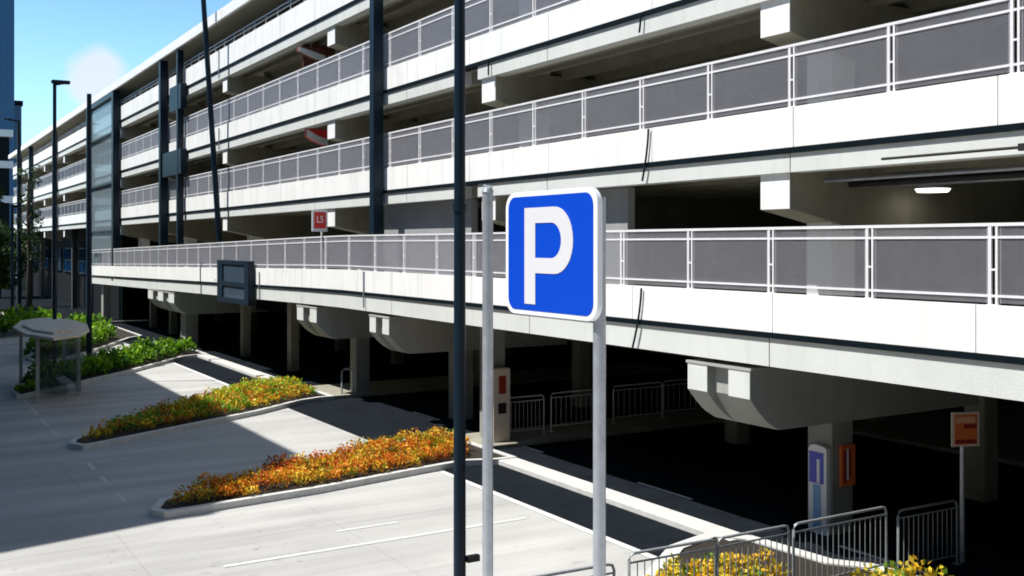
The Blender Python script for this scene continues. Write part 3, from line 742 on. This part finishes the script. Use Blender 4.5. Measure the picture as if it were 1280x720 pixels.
# ================================================================== POLES
def lamp_post(name, x, y, h, r, label, z0=0., lean=(0, 0), arm=1.2, group=None, head=True, ad=(-1, 0)):
    e_ = empty(name, (x, y, z0), label, 'street lamp', group)
    c = MB(); top = (x + lean[0], y + lean[1], h); c.tube([(x, y, z0), ((x + top[0]) / 2, (y + top[1]) / 2, (z0 + h) / 2), top], r, 16, r2=r * .8); c.build('pole', M['steel'], e_)
    c = MB(); c.tube([(x, y, z0), (x, y, z0 + .05)], r * 2.2, 16); c.build('base_plate', M['steel'], e_)
    if head:
        tx, ty = top[0] + ad[0] * arm, top[1] + ad[1] * arm
        c = MB(); c.tube([(top[0], top[1], h - .06), (tx, ty, h + .05)], r * .5, 8); c.build('arm', M['steel'], e_)
        c = MB(); c.box(min(top[0], tx) - .12 + .0, max(top[0], tx) + .12, ty - .15, ty + .15, h + .0, h + .13) if arm < .8 else c.box(tx - .35, tx + .35, ty - .15, ty + .15, h + .0, h + .13)
        c.build('lamp_head', M['steel'], e_, bevel=.03)
    return e_
e_ = lamp_post('street_lamp', 6.44, 11.9, 12.5, .083, 'tall dark navy pole just left of the parking sign running out of the picture')
c = MB(); c.tube([(6.44, 11.9, 6.02), (6.44, 11.9, 6.12)], .09, 16); c.build('collar', M['steel'], e_)
c = MB(); c.box(6.52, 6.70, 11.82, 11.90, 1.46, 1.54); c.build('bracket', M['black'], e_)
lamp_post('street_lamp', 6.0, 45.2, 12.05, .085, 'slim dark street lamp with short head beside the bus shelter', arm=.45, ad=(1, 0))
lamp_post('street_lamp', 13.28, 47.2, 20, .135, 'leaning dark pole rising from the lowest deck left of centre', z0=3.95, lean=(-1.0, .2), head=False)
lamp_post('dark_post', 8.35, 51.7, 12.6, .13, 'thick black post rising beside the glazed lift shaft behind the bus shelter', head=False)
lamp_post('street_lamp', 10.5, 101, 16.5, .2, 'distant dark pole by the foot of the blue tower', arm=.9)
lamp_post('street_lamp', 7.9, 80, 8.2, .12, 'dark pole behind the hedge at the far left', arm=.6, ad=(1, 0))

# ================================================================== GUARD FENCES
def barrier(L_, h=1.1, n=11, m='galv'):
    """hooped pedestrian guard panel along local x, base at 0"""
    e_ = empty('guard_rail_panel', (0, 0, 0))
    r = .022
    c = MB(); c.tube([(0, 0, 0), (0, 0, h - .09), (.03, 0, h - .02), (.10, 0, h), (L_ - .10, 0, h), (L_ - .03, 0, h - .02), (L_, 0, h - .09), (L_, 0, 0)], r, 10); c.build('hoop_frame', M[m], e_, world=False)
    for zz in (.16, h - .13):
        c = MB(); c.tube([(r, 0, zz), (L_ - r, 0, zz)], .016, 8); c.build('cross_rail', M[m], e_, world=False)
    c = MB()
    for k in range(n): x = .08 + (L_ - .16) * (k + .5) / n; c.tube([(x, 0, .16), (x, 0, h - .13)], .0085, 6)
    c.build('bars', M[m], e_, world=False)
    c = MB()
    for x in (0, L_): c.box(x - .06, x + .06, -.06, .06, 0, .012)
    c.build('foot_plate', M[m], e_, world=False)
    return e_
G1 = 'guard rail panels along the near planted island'
fp = [((6.35, 11.85), (8.80, 11.72), 'guard fence panel at the bottom of the picture right of the parking sign post'),
      ((9.05, 11.7), (10.60, 11.62), 'guard fence panel in front of the golden yellow shrubs, left half'),
      ((10.64, 11.62), (12.10, 11.6), 'guard fence panel in front of the golden yellow shrubs, right half'),
      ((12.2, 11.6), (14.35, 11.58), 'longest guard fence panel, in front of the near column and white totem'),
      ((14.62, 11.56), (16.1, 11.5), 'rightmost hooped guard fence panel next to the orange sign')]
for a, c2, lab in fp:
    d_ = np.array(c2) - np.array(a); L_ = float(np.linalg.norm(d_)); o = barrier(L_, 1.12 - .12 * 0, max(7, int(L_ / .13)))
    for ch in o.children: ch.data.materials[0] = M['fence']
    o.location = (a[0], a[1], .10 if 7 < a[0] < 14.3 else .0); o.rotation_euler.z = math.atan2(d_[1], d_[0]); tag(o, lab, 'guard rail', G1)
G2 = 'guard rail panels standing in the shade under the car park'
for (x, y, L_, lab) in ((15.15, 25.2, 1.25, 'shaded guard rail panel nearest the ticket cabinet'), (16.75, 25.35, 1.6, 'second shaded guard rail panel from the ticket cabinet'),
                        (19.2, 25.6, 1.9, 'third shaded guard rail panel, right of the parking sign post'), (21.25, 25.7, 2.0, 'fourth shaded guard rail panel, farthest right under the car park')):
    o = barrier(L_, 1.12, 8, 'rail'); o.location = (x, y, .12); tag(o, lab, 'guard rail', G2)
hb_ = empty('hoop_barrier', (14.6, 35.75, .12), 'small hooped steel barrier beside the far column', 'barrier')
c = MB(); c.tube([(14.45, 35.75, .12), (14.45, 35.75, .95), (14.55, 35.75, 1.02), (14.8, 35.75, 1.02), (14.87, 35.75, .95), (14.87, 35.75, .12)], .035, 8); c.build('hoop', M['galv'], hb_)
c = MB(); c.box(14.40, 14.92, 35.69, 35.81, .12, .135); c.build('base_plate', M['galv'], hb_)

# ================================================================== BUS SHELTER
bs = empty('bus_shelter', (5.6, 42, 0), 'glass bus shelter with pale weathered flat canopy at the left', 'bus shelter')
pr = [(4.25, 43), (4.3, 39.5), (4.9, 37.2), (5.9, 38.2), (6.5, 40.2), (6.9, 43.2), (6.7, 46.3), (5.8, 47.8), (4.9, 46.4)]
c = MB(); c.prism(pr, 2.40, 2.50); ro2 = c.build('canopy', M['shelter'], bs, bevel=.02)
cxy = np.mean(pr, 0); c = MB(); c.prism([tuple(cxy + (np.array(p) - cxy) * .75) for p in pr], 2.503, 2.58); c.build('canopy_cap', M['shelter'], ro2)
for x, y in ((4.75, 40.0), (4.8, 45.5), (6.3, 41.3), (6.35, 45.2)):
    c = MB(); c.box(x - .06, x + .06, y - .06, y + .06, 0, 2.398); c.build('post', M['nose'], bs)
for (x0, x1, y0, y1) in ((6.31, 6.33, 41.37, 45.13), (4.82, 6.24, 40.3, 40.32)):
    c = MB(); c.box(x0, x1, y0, y1, .25, 2.1); c.build('glass_pane', M['sglass'], bs)
c = MB(); c.box(5.75, 6.15, 41.6, 44.8, .43, .47)
for y in (42, 44.4): c.box(5.92, 5.98, y, y + .06, .004, .43)
c.build('bench', M['galv'], bs)

# ================================================================== TREES
def tree(x, y, h, cr, label, pal, n=9000, zb=.35, squash=1.1, name='street_tree', ls=.35):
    e_ = empty(name, (x, y, 0), label, 'tree')
    c = MB(); r0 = h * .017 + .04
    c.tube([(x, y, 0), (x + .1, y, h * .3), (x - .05, y + .1, h * .6), (x, y, h * .85)], r0, 8, r2=r0 * .35)
    cl = []
    for k in range(9):
        a = k * 2.4; zz = h * (zb + .04 + .06 * k % .45); rr = cr * (.55 + .3 * random.random())
        tip = (x + rr * math.cos(a), y + rr * math.sin(a), zz + cr * .5)
        c.tube([(x, y, zz), ((x + tip[0]) / 2, (y + tip[1]) / 2, zz + cr * .32), tip], r0 * .4, 6, r2=r0 * .12); cl.append(tip)
    c.build('trunk', M['bark'], e_)
    C_ = np.array(cl + [(x + cr * .75 * random.uniform(-1, 1), y + cr * .75 * random.uniform(-1, 1), h * random.uniform(zb + .08, .95)) for _ in range(16)])
    idx = rng.integers(0, len(C_), n); v = rng.normal(size=(n, 3)); v /= np.linalg.norm(v, axis=1, keepdims=True)
    rad = (cr * .42) * rng.uniform(.2, 1, n) ** .45
    P = C_[idx] + v * rad[:, None] * np.array((1, 1, .75 * squash)); D = v + rng.normal(size=(n, 3)) * .6 + np.array((0, 0, -.2))
    col = pal[rng.integers(0, len(pal), n)] * rng.uniform(.6, 1.3, (n, 1))
    leaves_mesh('crown', P, D, ls * rng.uniform(.6, 1.3, n), np.clip(col, 0, 1), parent=e_)
    return e_
PAL_MID = np.array([(.04, .10, .015), (.07, .16, .02), (.12, .26, .02), (.02, .05, .012)])
tree(5.9, 86, 12.2, 1.9, 'dark green tree at the far left edge below the blue tower', PAL_DARK, 9000)
tree(7.8, 98, 6.6, 2.0, 'dense dark tree behind the hedge at the far left', PAL_DARK, 7000, zb=.2)
tree(3.0, 78, 8.0, 2.2, 'shaded tree cut by the left edge of the picture', PAL_MID, 8000, zb=.2)
tree(11.3, 101, 13.4, 1.0, 'thin young tree in front of the far railings', PAL_DARK, 1500, zb=.25, ls=.22)
tree(10.6, 120, 9.5, 3.0, 'dark round tree at the far end of the car park', PAL_DARK, 7000, zb=.15)

# ================================================================== FAR BUILDINGS
def px(t, xpix): u = (xpix - 640) / 1300; return (t * (.5195 + .8545 * u), t * (.8545 - .5195 * u))
tw = empty('office_tower', (*px(300, 0), 0), 'tall blue glass tower at the left edge', 'tower')
x1_, y1_ = px(300, 18)
c = MB(); c.box(x1_ - 42, x1_, y1_, y1_ + 30, 0, 130); c.build('curtain_wall', M['tower'], tw)
c = MB(); c.box(x1_ - 41.5, x1_ - .5, y1_ + .5, y1_ + 29, 130.003, 132); c.build('roof', M['darkwall'], tw)
x2_, y2_ = px(330, 27)
t2 = empty('office_tower', (x2_, y2_, 0), 'shorter slate blue tower peeping out beside the tall glass tower', 'tower')
c = MB(); c.box(x2_ - 12, x2_, y2_, y2_ + 14, 0, 49.5); c.build('curtain_wall', M['tower'], t2)
c = MB(); c.box(x2_ - 12.4, x2_ + .4, y2_ - .4, y2_ + 14.4, 49.503, 51); c.build('roof', M['darkwall'], t2)
pb = empty('podium_building', (*px(150, 5), 0), 'low building with sloping white canopies under the blue tower', 'building')
xa_, ya_ = px(150, 16)
c = MB(); c.box(xa_ - 22, xa_ - .4, ya_ + .4, ya_ + 12, 0, 21); c.build('wall', M['darkwall'], pb)
for z in (6.5, 11.5, 16.5, 21.003): c = MB(); c.box(xa_ - 22, xa_, ya_ - .6, ya_ + 12, z, z + 1.0); c.build('canopy', M['white'], pb)

# office block across the road, outside the frame: it throws the big shadow over the lanes
ob = empty('unseen_block', (-12, 55, 0), 'plain unseen block across the road, left of the view, shadowing the lanes', 'building')
fpoly = [(-2.3, 31.5), (-2.3, 95), (-30, 95), (-30, 18.5), (-10, 25.6), (-6.8, 26.3), (-6.0, 26.3), (-3.2, 28.7)]
c = MB(); c.prism(fpoly, 0, 19.4); c.build('wall', M['plaster'], ob)
c = MB(); c.prism(fpoly, 19.403, 20.0); c.build('parapet', M['white'], ob)
for k in range(12):
    for z in (3.5, 8.5, 13.5):
        f = MB(); f.box(-2.295, -2.23, 33.5 + k * 5, 36.5 + k * 5, z, z + 2.4); wo = f.build('window', M['blueglass'], ob)

# dark blocks added out of frame, across the road and behind, to cut sky fill
for (x0, x1, y0, y1, h, lab) in ((-50, -17, -60, 16, 22, 'unseen dark block added across the road beside the terrace to cut sky fill'),
                                 (-16, 60, -75, -32, 30, 'unseen dark block added behind the terrace to cut sky fill')):
    ob2 = empty('unseen_block', ((x0 + x1) / 2, (y0 + y1) / 2, 0), lab, 'building')
    c = MB(); c.box(x0, x1, y0, y1, 0, h); c.build('wall', M['plaster'], ob2)
    c = MB(); c.box(x0 - .2, x1 + .2, y0 - .2, y1 + .2, h + .003, h + .8); c.build('parapet', M['plaster'], ob2)
    for k in range(9):
        for z in (3, 8, 13, 18):
            f = MB()
            if x1 < 0: f.box(x1 + .003, x1 + .06, y0 + 4 + k * 8, y0 + 9 + k * 8, z, z + 2.6)
            else: f.box(x0 + 2 + k * 8, x0 + 7 + k * 8, y1 + .003, y1 + .06, z, z + 2.6)
            f.build('window', M['blueglass'], ob2)
